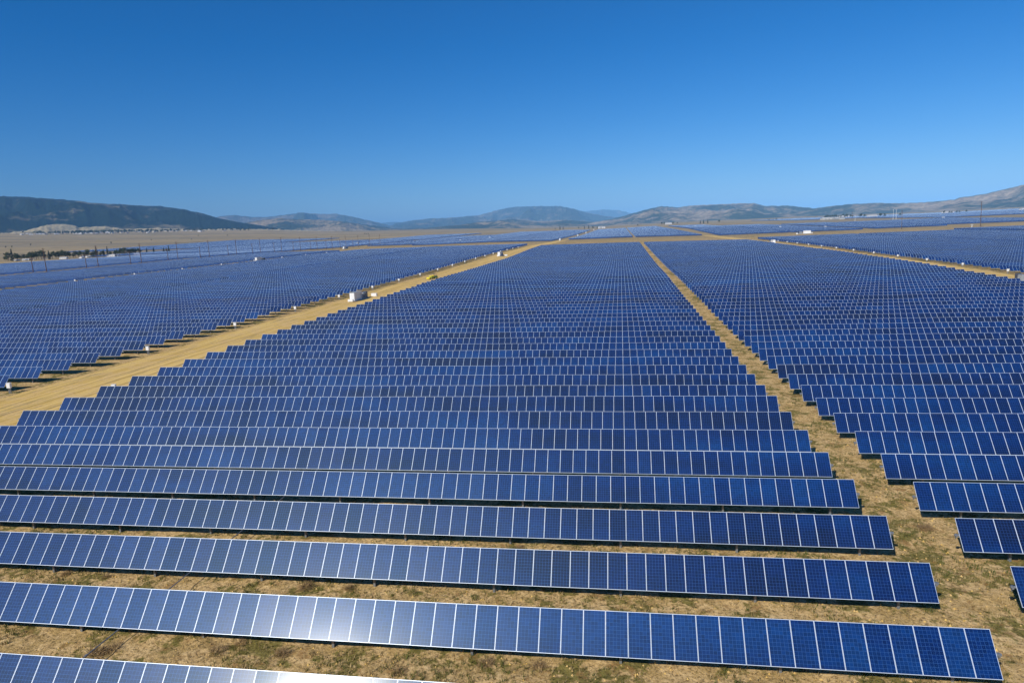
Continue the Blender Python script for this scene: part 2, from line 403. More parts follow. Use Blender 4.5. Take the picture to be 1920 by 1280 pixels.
STRIPS = [strip_mesh(NM, 100*k) for k in range(6)]
def tube_mesh():
    a = MB(); a.tube((-WB/2-.22, 0, 0), (WB/2+.22, 0, 0), .065, seg=8); return a.mesh('torque_tube', M_GALV, False)
TUBE = tube_mesh()
def post_mesh():
    a = MB(); h = 2.0
    a.box((0, -.07, -h/2-.06), (.12, .012, h)); a.box((0, .07, -h/2-.06), (.12, .012, h)); a.box((0, 0, -h/2-.06), (.010, .128, h))
    a.box((0, 0, -.09), (.16, .22, .06)); a.tube((-.07, 0, 0), (.07, 0, 0), .10, seg=12)
    return a.mesh('post', M_GALV)
POST = post_mesh()
def damper_mesh():
    a = MB(); a.box((0, 0, -.02), (.10, .16, .17), bev=.02); a.box((0, .05, -.16), (.04, .05, .16)); return a.mesh('end_bracket', M_GALV)
DAMP = damper_mesh()

blocks = [  # name words, x left, x right, first y, last y, y offset
 ('middle block', -80.8, 0.0, 28.68-S, 575, 28.68),
 ('right block beside the grassy aisle', 3.65, 84.45, 28.68, 575, 28.6),
 ('left block past the sandy road', -182.7, -101.9, 70, 645, 30.7),
 ('second left block past the narrow gap', -267.2, -186.4, 125, 645, 30.7),
 ('third left block near the power poles', -369.1, -288.3, 200, 645, 30.7),
 ('far right block past the second road', 105.5, 186.3, 165, 645, 29.5),
 ('outer right block', 190.0, 270.8, 330, 645, 29.5),
 ('last right block', 291.0, 371.8, 520, 700, 29.5)]
rows = []
for bi, (bn, x0, x1, ya, yb, yo) in enumerate(blocks):
    k0 = math.ceil((ya-yo)/S-1e-6); n = 0; k = k0
    while yo+k*S <= yb:
        y = yo+k*S; n += 1
        zl, zr = gz1(x0, y), gz1(x1, y)
        if bi == 0 and k in PER: zr = PER[k]
        grp = (k+40)//9            # each drive group settles at its own angle
        rg = random.Random(bi*1000+grp); rj = random.Random(bi*7919+k*31)
        far = min(1, max(0, (y-90)/80))
        th = TH + (rg.uniform(-1, 1)*rad(1.6) + rj.uniform(-1, 1)*rad(.8))*far + rj.uniform(-1, 1)*rad(.3)
        dz = (rg.uniform(-.10, .10)+rj.uniform(-.05, .05))*far
        if bi in (0, 1) and k == 32: th -= rad(9)
        zl += dz; zr += dz
        # projected size
        us = []
        for xx in (x0, x1):
            d = np.array([xx, y, (zl+zr)/2+HUB])-C0; zc = d@FW; us.append((960+CAM_F*(d@RT)/zc if zc > 1 else -5000, zc))
        w_px = max(0, min(1920, us[1][0])-max(0, us[0][0])); dep = (us[0][1]+us[1][1])/2
        rows.append(dict(bi=bi, bn=bn, n=n, x0=x0, x1=x1, y=y, zl=zl, zr=zr, th=th, area=w_px*1277*LEN/max(dep, 5), dep=y, k=k))
        k += 1
order = sorted(range(len(rows)), key=lambda q: -rows[q]['area'])
chosen = set(order[:300])
stuff = MB()
NEAR_SUB, NEAR_MOD = 52, 190
def strip_quad(mb, x0, x1, y, zl, zr, th, uoff):
    c_, s_ = math.cos(th)*LEN/2, math.sin(th)*LEN/2; n = (x1-x0)/PITCHX
    a0, a1 = (x0, y-c_, zl+HUB-s_), (x1, y-c_, zr+HUB-s_); b1, b0 = (x1, y+c_, zr+HUB+s_), (x0, y+c_, zl+HUB+s_)
    mb.face([a0, a1, b1, b0], 0, [(uoff, 0), (uoff+n, 0), (uoff+n, 1), (uoff, 1)])
    o = .03
    mb.face([(b0[0], b0[1]+o, b0[2]-o), (b1[0], b1[1]+o, b1[2]-o), (a1[0], a1[1]+o, a1[2]-o), (a0[0], a0[1]+o, a0[2]-o)], 1)
    for x_, z_ in ((x0+1.6, zl), (x1-1.6, zr)):   # end posts
        mb.face([(x_-.07, y, z_-.3), (x_+.07, y, z_-.3), (x_+.07, y, z_+HUB), (x_-.07, y, z_+HUB)], 2)
for q, r in enumerate(rows):
    if q not in chosen:
        strip_quad(stuff, r['x0'], r['x1'], r['y'], r['zl'], r['zr'], r['th'], 100*(q % 400)); continue
    xc = (r['x0']+r['x1'])/2; sl_ = math.atan2(r['zr']-r['zl'], WB)
    nm = r['n']; bn = r['bn']
    lab = '%s panel row from the near edge, %s' % (ordinal(nm), bn)
    if r['bi'] == 0 and nm == 1: lab = 'glaring panel row cut off by the photo bottom, nearest in the middle block'
    root = empty('solar_tracker_row', (xc, r['y'], (r['zl']+r['zr'])/2), label=lab, cat='solar panels', group='tracker rows of solar panels across the plain')
    root.rotation_euler = (0, -sl_, 0)
    d = r['y']
    if d < NEAR_MOD:
        for j in range(NM):
            x_ = (j-NM/2+.5)*PITCHX
            rt = (r['th']+random.uniform(-.004, .004), random.uniform(-.003, .003), 0)
            if d < NEAR_SUB and r['bi'] in (0, 1):
                o = link('solar_panel', LAM, root, (x_, 0, HUB), rt); link('frame', FRM, o)
            else: link('solar_panel', BOTH, root, (x_, 0, HUB), rt)
    else:
        link('panel_strip', STRIPS[(r['k']*5+r['bi']) % 6], root, (0, 0, HUB), (r['th'], 0, 0))
    cz, cyy = math.cos(r['th']), math.sin(r['th'])
    link('torque_tube', TUBE, root, (0, cyy*.09, HUB-cz*.09))
    if d < 150:
        xp = WB/2-1.6
        while xp > -WB/2: link('post', POST, root, (xp, cyy*.09, HUB-cz*.09)); xp -= 6.95
    elif d < 400:
        for xp in (WB/2-1.6, -WB/2+1.6): link('post', POST, root, (xp, cyy*.09, HUB-cz*.09))
    if d < 80:
        for s_ in (-1, 1): link('end_bracket', DAMP, root, (s_*(WB/2+.12), cyy*.09, HUB-cz*.09))
# the farther fields, ridden over the terrain in strips
def field(x0, x1, y0, y1, step=S, seg=40.0, shear=0.0, cut=None):
    y = y0; k = 0
    while y < y1:
        rj = random.Random(int(x0)*13+k)
        th = TH+rj.uniform(-1, 1)*rad(2.5)+math.sin(k*.21+x0)*rad(2.5)
        xa = x0+shear*(y-y0)
        while xa < x1+shear*(y-y0)-1:
            xb = min(xa+seg, x1+shear*(y-y0))
            if cut is None or cut((xa+xb)/2, y):
                strip_quad(stuff, xa, xb, y, gz1(xa, y), gz1(xb, y), th, float(int(rj.random()*300))*100)
            xa = xb
        y += step; k += 1
FIELDS = [
 (-80.8, 0, 880, 2050), (3.65, 84.45, 880, 2050), (-182.7, -101.9, 880, 2050), (-288, -187, 880, 1900), (-369, -292, 930, 1500), 
 (105.5, 186.3, 880, 1800), (190, 270.8, 880, 1500), (291, 372, 900, 1400), (380, 560, 950, 1350),
 (-700, -398, 330, 560), (-620, -398, 575, 800), (-560, -398, 830, 1250), (-800, -580, 900, 1500), (-1150, -820, 1250, 1900), (-560, -400, 1300, 1900),
 (600, 1300, 1450, 1900), (450, 1500, 1950, 2600), (900, 1900, 1000, 1400)]
for fx in FIELDS: field(*fx, seg=81.0, step=S)
o = stuff.build('distant_tracker_rows', [M_STRIP, M_BACK, M_GALV])
tag(o, 'far fields of solar panel rows merging into pale blue bands towards the hills', 'solar panels', 'distant solar fields', 'stuff')

# drive shafts between the nearest rows, at the middle of each row
def shaft():
    a = MB(); a.tube((0, .25, 0), (0, S-.25, 0), .028, seg=8); a.tube((0, .0, 0), (0, .28, 0), .07, seg=8); a.tube((0, S-.28, 0), (0, S, 0), .07, seg=8)
    a.box((0, 2.9, 0), (.09, .16, .09), bev=.01)
    return a.mesh('drive_shaft', M_GALV)
SH = shaft()
for k in range(-1, 5):
    o = link('drive_shaft', SH, None, (-40.55, Y0+k*S+.1, .68), (0, 0, 0))
    tag(o, 'grey drive shaft across the gap behind the %s row of the middle block' % ordinal(k+2), 'drive shaft', 'drive shafts linking tracker rows')

# ------------------------------------------------------------------ combiner boxes on posts
def make_combiner():
    t = empty('combiner_box', (0, 0, 0))
    a = MB(); a.box((0, 0, 1.15), (.60, .28, .72), bev=.015); a.box((0, -.006, 1.53), (.66, .36, .03)); a.build('cabinet', M_WHITE, t)
    d_ = MB(); d_.box((0, -.152, 1.15), (.52, .02, .62), bev=.006); d_.box((.20, -.168, 1.15), (.03, .02, .12)); d_.build('door', M_WHITE, t)
    for s_ in (-1, 1):
        p = MB(); p.box((s_*.17, .02, .38), (.07, .07, .86)); p.build('post', M_GALV, t)
    c_ = MB(); c_.tube((0, 0, .0), (0, 0, .80), .04); c_.build('conduit', M_GREY, t)
    return t
proto = make_combiner(); used = False
def combiner(x, y, lab):
    global used
    o = proto if not used else copy_tree(proto); used = True
    o.location = (x, y, gz1(x, y)-.02); tag(o, lab, 'electrical box', 'white combiner boxes standing along the block edges')
ys = [81.5+28.95*i for i in range(18)]
for i, y in enumerate(ys): combiner(-100.6, y, '%s white combiner box from the photo\'s left edge, on posts beside the left block' % ordinal(i+1))
for i in range(13): combiner(104.1, 206+28.95*i, '%s white combiner box from the nearest, on posts beside the far right block' % ordinal(i+1))
combiner(-82.4, 79.5, 'lone white combiner box peeping over the middle block rows beside the sandy road')
for i in range(9): combiner(-286.9, 262+43.2*i, '%s white combiner box from the nearest, in the gap before the third left block' % ordinal(i+1))

# ------------------------------------------------------------------ inverter stations
def make_station():
    t = empty('inverter_station', (0, 0, 0))
    a = MB(); a.box((0, 0, .12), (2.4, 13.2, .24)); a.build('skid', M_CONC, t)
    a = MB(); a.box((0, -2.6, 1.55), (1.6, 6.8, 2.6), bev=.03)
    for i_ in range(11): a.box((.815, -5.6+i_*.6, 1.5), (.03, .10, 2.3))
    e = a.build('enclosure', M_WHITE, t)
    a = MB(); a.box((0, -2.6, 2.90), (1.75, 6.95, .08)); a.build('roof', M_GREY, e)
    a = MB()
    for i_ in range(3): a.box((.0+(-.4+i_*.4), -6.02, 1.5), (.34, .04, 2.0), bev=.01)
    a.build('door', M_WHITE, e)
    a = MB()
    for i_ in range(9): a.box((.83, 0.1, .7+i_*.2), (.03, 1.1, .05))
    a.build('vent', M_DARKM, e)
    a = MB(); a.box((0, 3.2, 1.2), (1.7, 2.2, 1.9), bev=.05)
    for s_ in (-1, 1):
        for i_ in range(8): a.box((s_*.95, 2.3+i_*.26, 1.2), (.2, .04, 1.4))
    tr = a.build('transformer', M_GREY, t)
    a = MB()
    for i_ in range(3): a.tube((0, 2.6+i_*.55, 2.15), (0, 2.6+i_*.55, 2.6), .07, .05)
    a.build('bushing', M_CERAM, tr)
    a = MB(); a.box((0, 5.6, 1.25), (1.5, 1.5, 2.0), bev=.04); a.build('switchgear', M_DARKM, t)
    a = MB(); a.box((-.1, -7.1, .5), (1.7, .9, .75), bev=.03); a.build('step_box', M_WHITE, t)
    return t
st = make_station(); first_st = [True]
def station(x, y, rz, lab, sc=1.0):
    o = st if first_st[0] else copy_tree(st); first_st[0] = False
    o.location = (x, y, gz1(x, y)+.05); o.rotation_euler = (0, 0, rz); o.scale = (sc,)*3
    tag(o, lab, 'inverter station', 'white inverter stations along the dirt roads'); return o
station(-92.9, 194, 0, 'largest white inverter container with grey transformer on the sandy left road', .88)
station(-93.6, 446, 0, 'small white inverter container farther up the sandy left road behind the green machine')
station(94.3, 205, 0, 'white inverter unit at the right edge of the photo on a grey pad', .9)
station(93.0, 520, 0, 'white inverter unit at the far end of the right road by the block corner')
station(-93.6, 905, 0, 'white inverter unit at the corner of the crossroad beyond the middle block')
for i, y in enumerate((1290, 1600, 2080)): station(-93.6, y, 0, '%s white inverter unit along the far road receding past the crossroad' % ordinal(i+1))
p = at_dist(1508, 835); station(p[0], p[1], rad(90), 'long white container broadside on the crossroad before the far right fields', 1.15)
for i, (u, d_) in enumerate(((482, 560), (1303, 1500), (1462, 1150), (1546, 1080), (1766, 1500), (918, 1200), (863, 1080), (645, 900), (670, 1250))):
    p = at_dist(u, d_); where = ('left fields just past the narrow gap', 'fields above the middle aisle', 'far right fields, upper one', 'far right fields, middle one', 'fields right of the tall thin pole', 'bands above the left block, right one', 'bands above the left block, left one', 'pale field behind the pole line', 'palest strip behind the pole line')[i]
    station(p[0], p[1], 0, 'tiny white inverter unit in the '+where)
def slab_box(name, x, y, dim, lab, cat, m_=M_WHITE):
    t = empty(name, (x, y, gz1(x, y)), label=lab, cat=cat)
    a = MB(); a.box((0, 0, dim[2]/2+.10), dim, bev=.04); b_ = a.build('cabinet', m_, t)
    a = MB(); a.box((0, -dim[1]/2-.012, dim[2]/2+.1), (dim[0]*.42, .024, dim[2]*.8), bev=.005); a.build('door', m_, b_)
    a = MB(); a.box((0, 0, .05), (dim[0]+.3, dim[1]+.3, .12)); a.build('plinth', M_CONC, t); return t
slab_box('pad_cabinet', -91.6, 203.5, (1.7, 1.0, .85), 'low white cabinet standing alone right of the largest inverter container', 'cabinet')
slab_box('pad_cabinet', -90.6, 448, (2.6, 1.2, .8), 'low white cabinet right beside the small inverter container', 'cabinet')
p = at_dist(1494.5, 822); slab_box('pad_cabinet', p[0], p[1], (1.6, 1.2, 1.3), 'small white cabinet left of the long white container on the crossroad', 'cabinet')
a = MB(); a.box((92.3, 215, gz1(92.3, 215)+.08), (2.6, 5, .3)); tag(a.build('concrete_pad', M_CONC), 'pale grey concrete pad at the right edge beside the white inverter unit', 'concrete pad')

# ------------------------------------------------------------------ green utility machine with people beside it
def machine(x, y, rz):
    t = empty('utility_vehicle', (x, y, gz1(x, y)+.08), rz, label='green and yellow utility vehicle with dark canopy on the sandy road', cat='vehicle')
    a = MB(); a.box((0, 0, .75), (1.5, 3.2, .45), bev=.06); a.box((0, 1.15, 1.08), (1.35, .9, .3), bev=.08); a.build('body', M_GREEN, t)
    a = MB(); a.box((0, -1.0, 1.15), (1.5, 1.3, .35), bev=.04); a.box((0, -1.0, 1.34), (1.3, 1.1, .03)); a.build('cargo_bed', M_YEL, t)
    a = MB(); a.box((0, .15, 2.05), (1.6, 1.9, .10), bev=.04); a.build('canopy', M_DARKM, t)
    a = MB()
    for sx in (-1, 1):
        for yy in (-.7, 1.0): a.tube((sx*.70, yy, .95), (sx*.68, yy*.9, 2.02), .03)
    a.build('roll_cage', M_RUB, t)
    a = MB(); a.box((0, -2.55, .62), (1.9, .5, .5), bev=.06); a.tube((-.9, -2.9, .35), (.9, -2.9, .35), .22, seg=12)
    for sx in (-.4, .4): a.tube((sx, -1.55, .65), (sx, -2.4, .6), .05, seg=6)
    a.build('rear_attachment', M_YEL, t)
    for sx in (-.3, .3):
        a = MB(); a.box((sx, .0, 1.08), (.45, .45, .14), bev=.04); a.box((sx, -.25, 1.35), (.45, .12, .5), bev=.04); a.build('seat', M_YEL, t)
    for sx in (-1, 1):
        for yy in (-1.05, 1.1):
            a = MB(); a.tube((sx*.62, yy, .36), (sx*.86, yy, .36), .36, seg=18); wh = a.build('wheel', M_RUB, t)
            a = MB(); a.tube((sx*.80, yy, .36), (sx*.875, yy, .36), .18, seg=14); a.build('rim', M_YEL, wh)
machine(-90.2, 268, rad(-35))
# ------------------------------------------------------------------ power poles
def make_pole(h, name='power_pole', arms=1, lean=0):
    t = empty(name, (0, 0, 0))
    a = MB(); a.tube((0, 0, -.5), (0, 0, h), .27, .17, seg=8); a.build('pole', M_WOOD, t)
    for k in range(arms):
        a = MB(); z = h-.5-k*1.4; a.box((0, .14, z), (2.6, .10, .12)); a.tube((-.9, .12, z), (0, .12, z-.8), .02, seg=4); a.tube((.9, .12, z), (0, .12, z-.8), .02, seg=4)
        ca = a.build('crossarm', M_WOOD, t)
        for x_ in (-1.15, -.45, .45, 1.15):
            a = MB(); a.tube((x_, .14, z+.06), (x_, .14, z+.26), .05, .03, seg=6); a.build('insulator', M_CERAM, ca)
    return t
PA, PB = make_pole(16.5, arms=2), make_pole(11.5, arms=1)
ua = [True, True]
poleA = []; poleB = []
for i in range(15):
    y = 389+44.8*i; poleA.append((-381, y))
for i in range(13):
    y = 370.5+43*i; poleB.append((-373, y))
for lst, proto_, ii, words in ((poleA, PA, 0, 'taller pole line behind the left blocks'), (poleB, PB, 1, 'shorter pole line behind the left blocks')):
    for i, (x, y) in enumerate(lst):
        o = proto_ if ua[ii] else copy_tree(proto_); ua[ii] = False
        o.location = (x, y, gz1(x, y)); o.rotation_euler = (rad(random.uniform(-.6, .6)), rad(-.9+random.uniform(-.5, .5)), rad(random.uniform(-4, 4)))
        tag(o, '%s pole from the left in the %s' % (ordinal(i+1), words), 'power pole', words)
    # wires
def wire(pts, lab, r=.014):
    a = MB()
    for dx in (-1.15, 1.15):
        P_ = []
        for (a0, b0) in zip(pts, pts[1:]):
            for k in range(6):
                f = k/6; P_.append((a0[0]*(1-f)+b0[0]*f+dx, a0[1]*(1-f)+b0[1]*f, a0[2]*(1-f)+b0[2]*f-4*f*(1-f)*.7))
        P_.append((pts[-1][0]+dx, pts[-1][1], pts[-1][2]))
        for q0, q1 in zip(P_, P_[1:]): a.tube(q0, q1, r, seg=4, cap=False)
    tag(a.build('power_line', M_GREY), lab, 'power line')
wire([(x, y, gz1(x, y)+16.1) for x, y in poleA], 'thin overhead wires strung along the taller pole line on the left')
wire([(x, y, gz1(x, y)+11.1) for x, y in poleB], 'thin overhead wires strung along the shorter pole line on the left')
for u, vb, vt, lab in ((1690.5, 420.5, 391, 'dark single power pole standing at the right, left of the tallest one'), (1838, 421, 384, 'tallest reddish power pole near the right edge of the photo'), (1531, 415, 400, 'thin dark pole left of the warehouse roofs'), (1597, 414, 396, 'thin dark pole right of the warehouse roofs')):
    d_ = 900 if u > 1600 else 1350
    p = at_dist(u, d_); h = (vb-vt)/CAM_F*d_*1.02
    o = copy_tree(PA); o.location = p; o.scale = (h/16.5*.8, h/16.5*.8, h/16.5); o.rotation_euler = (0, rad(-1.2), rad(20)); tag(o, lab, 'power pole', 'single power poles on the right')
def mast(u, d_, h, lab):
    p = at_dist(u, d_); t = empty('steel_mast', p, label=lab, cat='mast')
    a = MB(); a.tube((0, 0, 0), (0, 0, h), .30, .14, seg=8); a.build('pole', M_WHITE, t)
    a = MB(); a.box((0, 0, h-.6), (3.2, .15, .18)); a.build('crossarm', M_WHITE, t)
mast(1673.5, 1500, 20, 'left one of two pale steel masts beside the dark pole')
mast(1679, 1500, 20, 'right one of two pale steel masts beside the dark pole')
mast(1602.5, 1500, 12, 'short pale steel mast at the edge of the upper right field')
mast(1822, 830, 4.2, 'stubby white mast on the verge before the upper right field')

# ------------------------------------------------------------------ hills
def hill_material(name, dark, tan, bias, scale=1.0, pink=None):
    m, t, b = mat(name); g = N(t, 'ShaderNodeNewGeometry'); P = g.outputs['Position']
    sep = N(t, 'ShaderNodeSeparateXYZ'); L(t, g.outputs['Normal'], sep.inputs[0])
    a = noise_(t, mapping(t, P, (1, 1, 2.5)), .0011*scale, 9, .62); c = noise_(t, P, .009*scale, 8, .7)
    s_ = math_(t, 'ADD', math_(t, 'MULTIPLY', a, .65), math_(t, 'ADD', math_(t, 'MULTIPLY', c, .35), bias))
    col = mixc(t, ramp(t, s_, [(.46, 0.0), (.54, 1.0)]), dark, tan)
    if pink: col = mixc(t, ramp(t, noise_(t, P, .0028*scale, 6, .6), [(.63, 0.0), (.70, .8)]), col, pink)
    sp_ = ramp(t, noise_(t, P, .03*scale, 4, .7), [(.40, .6), (.60, 1.15)])
    vs = N(t, 'ShaderNodeVectorMath', operation='MULTIPLY'); L(t, col, vs.inputs[0]); L(t, sp_, vs.inputs[1])
    L(t, vs.outputs[0], b.inputs['Base Color']); b.inputs['Roughness'].default_value = 1; b.inputs['Specular IOR Level'].default_value = 0
    return m
def ridge(name, prof, r0, r1, r2, mtl, seed, amp=.28, naz=620, nr=60, freq=1.0, gully=3.0):
    pr = [azel(*p) for p in prof]; azs = [a for a, e in pr]; els = [math.tan(e) for a, e in pr]
    A = np.linspace(azs[0], azs[-1], naz); rr = np.concatenate([np.linspace(r0, r1, nr), np.linspace(r1, r2, 9)[1:]])
    e = np.interp(A, azs, els)
    e = e + (fbm(A*260, A*0+3, 4, seed+50)-.5)*.0012*freq
    AA, RR = np.meshgrid(A, rr)
    EE = np.broadcast_to(e, AA.shape)
    XX = C0[0]+np.sin(AA)*RR; YY = np.cos(AA)*RR
    zb = gz(XX.ravel(), YY.ravel()).reshape(XX.shape)-15
    crest = C0[2]+r1*EE
    t_ = (RR-r0)/(r1-r0)
    sc = freq/900.0
    wx = XX+fbm(XX/1500, YY/1500, 3, seed+5)*900
    rg = fbm(wx*sc, YY*sc, 6, seed, True)
    spur = fbm(AA*RR[0:1]*sc*gully*.5, RR*sc*.35, 5, seed+9, True)
    front = np.clip(t_, 0, 1); shp = front**.85
    zz = zb+(crest-zb)*shp
    hgt = np.maximum(crest-zb, 0)
    env = np.sin(np.pi*np.clip(front, 0, 1))**.8
    zz = zz+(rg-.62)*hgt*amp*3.4*env+(spur-.62)*hgt*amp*3.2*env
    lim = C0[2]+RR*EE*(.985)          # nothing in front rises past the crest line
    zz = np.where(t_ < .97, np.minimum(zz, np.maximum(lim-2, zb)), zz)
    bk = np.clip((RR-r1)/(r2-r1), 0, 1)
    zz = np.where(t_ > 1, zb+(crest-zb)*(1-bk**1.5)+(rg-.6)*hgt*amp*np.sin(np.pi*bk), zz)
    n = naz; v = np.column_stack([XX.ravel(), YY.ravel(), zz.ravel()])
    nr_ = len(rr); i_ = np.arange(n-1)[None, :]+np.arange(nr_-1)[:, None]*n
    f = np.stack([i_, i_+n, i_+n+1, i_+1], -1).reshape(-1, 4)
    me = bpy.data.meshes.new(name); me.from_pydata(v.tolist(), [], f.tolist()); me.materials.append(mtl)
    me.polygons.foreach_set('use_smooth', [True]*len(f)); me.flip_normals() if False else None
    tag(link(name, me), kind='structure')
HM_DARK = hill_material('dark_chaparral_slope', (.010, .020, .014), (.20, .165, .10), -.075)
HM_TAN = hill_material('dry_grass_foothill', (.14, .13, .065), (.44, .36, .21), .06, 2.0)
HM_MID = hill_material('scrubby_hill', (.035, .045, .025), (.31, .235, .14), -.02, 1.0)
HM_FAR = hill_material('far_mountain_scrub', (.04, .05, .035), (.20, .165, .12), -.03, .6)
HM_PINK = hill_material('quarried_hill', (.04, .05, .03), (.33, .25, .165), -.01, .8, (.42, .32, .27))
W_ = -700
ridge('hills', [(W_, 372), (-300, 366), (0, 369), (50, 371), (100, 374), (150, 378), (167, 381), (200, 383), (250, 385), (300, 387), (340, 392), (380, 400), (405, 408), (430, 413), (470, 420), (520, 427), (560, 434)], 5600, 8200, 11000, HM_DARK, 11, .30)
ridge('hills', [(W_, 432), (-300, 428), (0, 438), (40, 434), (62, 429), (85, 423), (105, 419), (125, 421), (150, 426), (200, 424), (235, 430), (300, 427), (360, 431), (430, 429), (520, 430), (600, 433), (700, 436)], 5000, 5700, 6600, HM_TAN, 23, .22, nr=34, freq=2.0)
ridge('hills', [(350, 420), (410, 406), (440, 403), (470, 407), (500, 407), (540, 402), (560, 399), (600, 401), (630, 401), (660, 406), (690, 413), (720, 420), (760, 432)], 11500, 14500, 18000, HM_FAR, 31, .25)
ridge('hills', [(380, 432), (430, 424), (480, 414), (520, 409), (560, 411), (600, 412), (650, 416), (690, 422), (730, 427), (780, 431)], 6800, 8600, 10500, HM_MID, 37, .26)
ridge('hills', [(560, 428), (650, 428), (700, 420), (740, 416), (770, 418), (850, 420), (950, 415), (1050, 405), (1095, 397), (1130, 393), (1160, 394), (1185, 400), (1230, 412)], 19000, 23000, 27000, HM_FAR, 41, .2)
ridge('hills', [(690, 436), (740, 420), (770, 414), (800, 410), (850, 408), (900, 403), (925, 396), (950, 390), (975, 387.5), (1010, 386.5), (1050, 386.5), (1075, 391), (1100, 399), (1130, 404), (1160, 409), (1200, 415), (1250, 424)], 10500, 14500, 18500, HM_FAR, 43, .26)
ridge('hills', [(640, 436), (720, 430), (800, 427), (860, 422), (900, 416), (960, 411), (1010, 415), (1060, 412), (1110, 416), (1150, 419), (1200, 424)], 6200, 8600, 10000, HM_MID, 53, .30)
ridge('hills', [(1040, 428), (1100, 419), (1150, 410), (1180, 402), (1220, 391.5), (1240, 388), (1270, 389.5), (1300, 385.5), (1340, 384), (1390, 381), (1415, 382), (1432, 386.5), (1480, 386), (1530, 391), (1580, 395), (1640, 402)], 5600, 8400, 11000, HM_PINK, 61, .30)
ridge('hills', [(1420, 410), (1480, 398), (1530, 391), (1550, 387.5), (1600, 382.5), (1650, 380.5), (1700, 381), (1715, 380), (1735, 379), (1790, 374), (1800, 370.5), (1850, 363.5), (1880, 355.5), (1920, 346.5), (2100, 325), (2500, 310)], 5000, 7600, 10500, HM_PINK, 67, .30)
# quarry faces on the middle-right hill
def patch(u0, v0, u1, v1, dist, c, lab, th_=60):
    pass

# ------------------------------------------------------------------ vegetation
def leaf_mat(name, a, b_):
    m, t, bb = mat(name); oi = N(t, 'ShaderNodeObjectInfo'); g = N(t, 'ShaderNodeNewGeometry')
    n = noise_(t, g.outputs['Position'], .9, 4)
    L(t, mixc(t, math_(t, 'ADD', math_(t, 'MULTIPLY', n, .7), math_(t, 'MULTIPLY', oi.outputs['Random'], .3)), a, b_), bb.inputs['Base Color'])
    bb.inputs['Roughness'].default_value = .8; bb.inputs['Specular IOR Level'].default_value = .2; return m
M_LEAF = leaf_mat('desert_tree_leaves', (.018, .035, .012), (.075, .085, .03))
M_CON = leaf_mat('dark_conifer_needles', (.010, .022, .010), (.04, .055, .025))
M_TWIG = leaf_mat('dry_brown_twigs', (.16, .10, .045), (.38, .26, .13))
M_GTUFT = leaf_mat('green_grass_blades', (.05, .065, .010), (.15, .15, .035))
M_STRAW = leaf_mat('dry_straw_blades', (.26, .18, .07), (.50, .38, .19))
def make_tree(kind, seed):
    r = random.Random(seed); t = empty('broadleaf_tree' if kind == 0 else 'conifer_tree', (0, 0, 0))
    h = 7.0
    a = MB(); a.tube((0, 0, -.3), (.1, .05, h*.45), .22, .12, seg=6)
    for k in range(5):
        an = r.uniform(0, 6.28); a.tube((.05, .02, h*(.25+.04*k)), (math.cos(an)*1.4, math.sin(an)*1.4, h*(.5+.05*k)), .09, .03, seg=4)
    a.build('trunk', M_WOOD, t)
    a = MB(); lob = []
    if kind == 0:
        for k in range(11):
            an = r.uniform(0, 6.28); q = r.uniform(.2, 2.0); lob.append((math.cos(an)*q, math.sin(an)*q, r.uniform(h*.38, h*.88), r.uniform(.8, 1.5)))
    else:
        for k in range(14):
            z = .6+k*(h+1.5)/14; lob.append((r.uniform(-.2, .2), r.uniform(-.2, .2), z, max(.25, 1.6*(1-k/14.5))*r.uniform(.8, 1.2)))
    for (lx, ly, lz, lr) in lob:
        for q in range(34):
            d = Vector((r.gauss(0, 1), r.gauss(0, 1), r.gauss(0, 1)*.7)).normalized()*lr*r.uniform(.55, 1.05); c = Vector((lx, ly, lz))+d
            s_ = r.uniform(.22, .42); e1 = Vector((r.gauss(0, 1), r.gauss(0, 1), r.gauss(0, 1))).normalized(); e2 = e1.cross(d).normalized()
            a.face([c-e1*s_, c+e2*s_*.7, c+e1*s_, c-e2*s_*.7])
    a.build('crown', M_LEAF if kind == 0 else M_CON, t); return t
TREES = [make_tree(k, 5+3*k+i) for k in (0, 1) for i in range(3)]
tree_used = [False]*6
def tree(x, y, s_, kind, lab, grp):
    i_ = kind*3+random.randrange(3)
    o = TREES[i_] if not tree_used[i_] else copy_tree(TREES[i_]); tree_used[i_] = True
    o.location = (x, y, gz1(x, y)); o.rotation_euler = (0, 0, random.uniform(0, 6.28)); o.scale = (s_*random.uniform(.85, 1.2), s_*random.uniform(.85, 1.2), s_)
    tag(o, lab, 'tree', grp)
def make_house(v):
    t = empty('house', (0, 0, 0)); wl, dp, h = [(14, 9, 3), (18, 10, 3.2), (11, 8, 3)][v]
    wm = simple('house_wall_paint', [(.62, .58, .50), (.75, .73, .70), (.45, .38, .30)][v], .8)
    rm = simple('house_roof_shingle', [(.22, .17, .14), (.55, .55, .56), (.13, .12, .13)][v], .8)
    a = MB(); a.box((0, 0, h/2), (wl, dp, h))
    for s_ in (-1, 1): a.face([(s_*wl/2, -dp/2, h), (s_*wl/2, dp/2, h), (s_*wl/2, 0, h+1.7)])
    a.build('wall', wm, t)
    a = MB(); o_ = .5
    for s_ in (-1, 1):
        p0, p1, p2, p3 = (-wl/2-o_, s_*(dp/2+o_), h-.15), (wl/2+o_, s_*(dp/2+o_), h-.15), (wl/2+o_, 0, h+1.85), (-wl/2-o_, 0, h+1.85)
        a.face([p0, p1, p2, p3]); a.face([(p[0], p[1], p[2]-.15) for p in (p3, p2, p1, p0)]); 
    a.build('roof', rm, t)
    for x_ in (-wl*.3, wl*.25):
        a = MB(); a.box((x_, -dp/2-.02, 1.6), (1.6, .06, 1.2)); a.build('window', M_GLASS, t)
    a = MB(); a.box((0, -dp/2-.02, 1.05), (1.0, .06, 2.1)); a.build('door', M_DARKM, t)
    return t
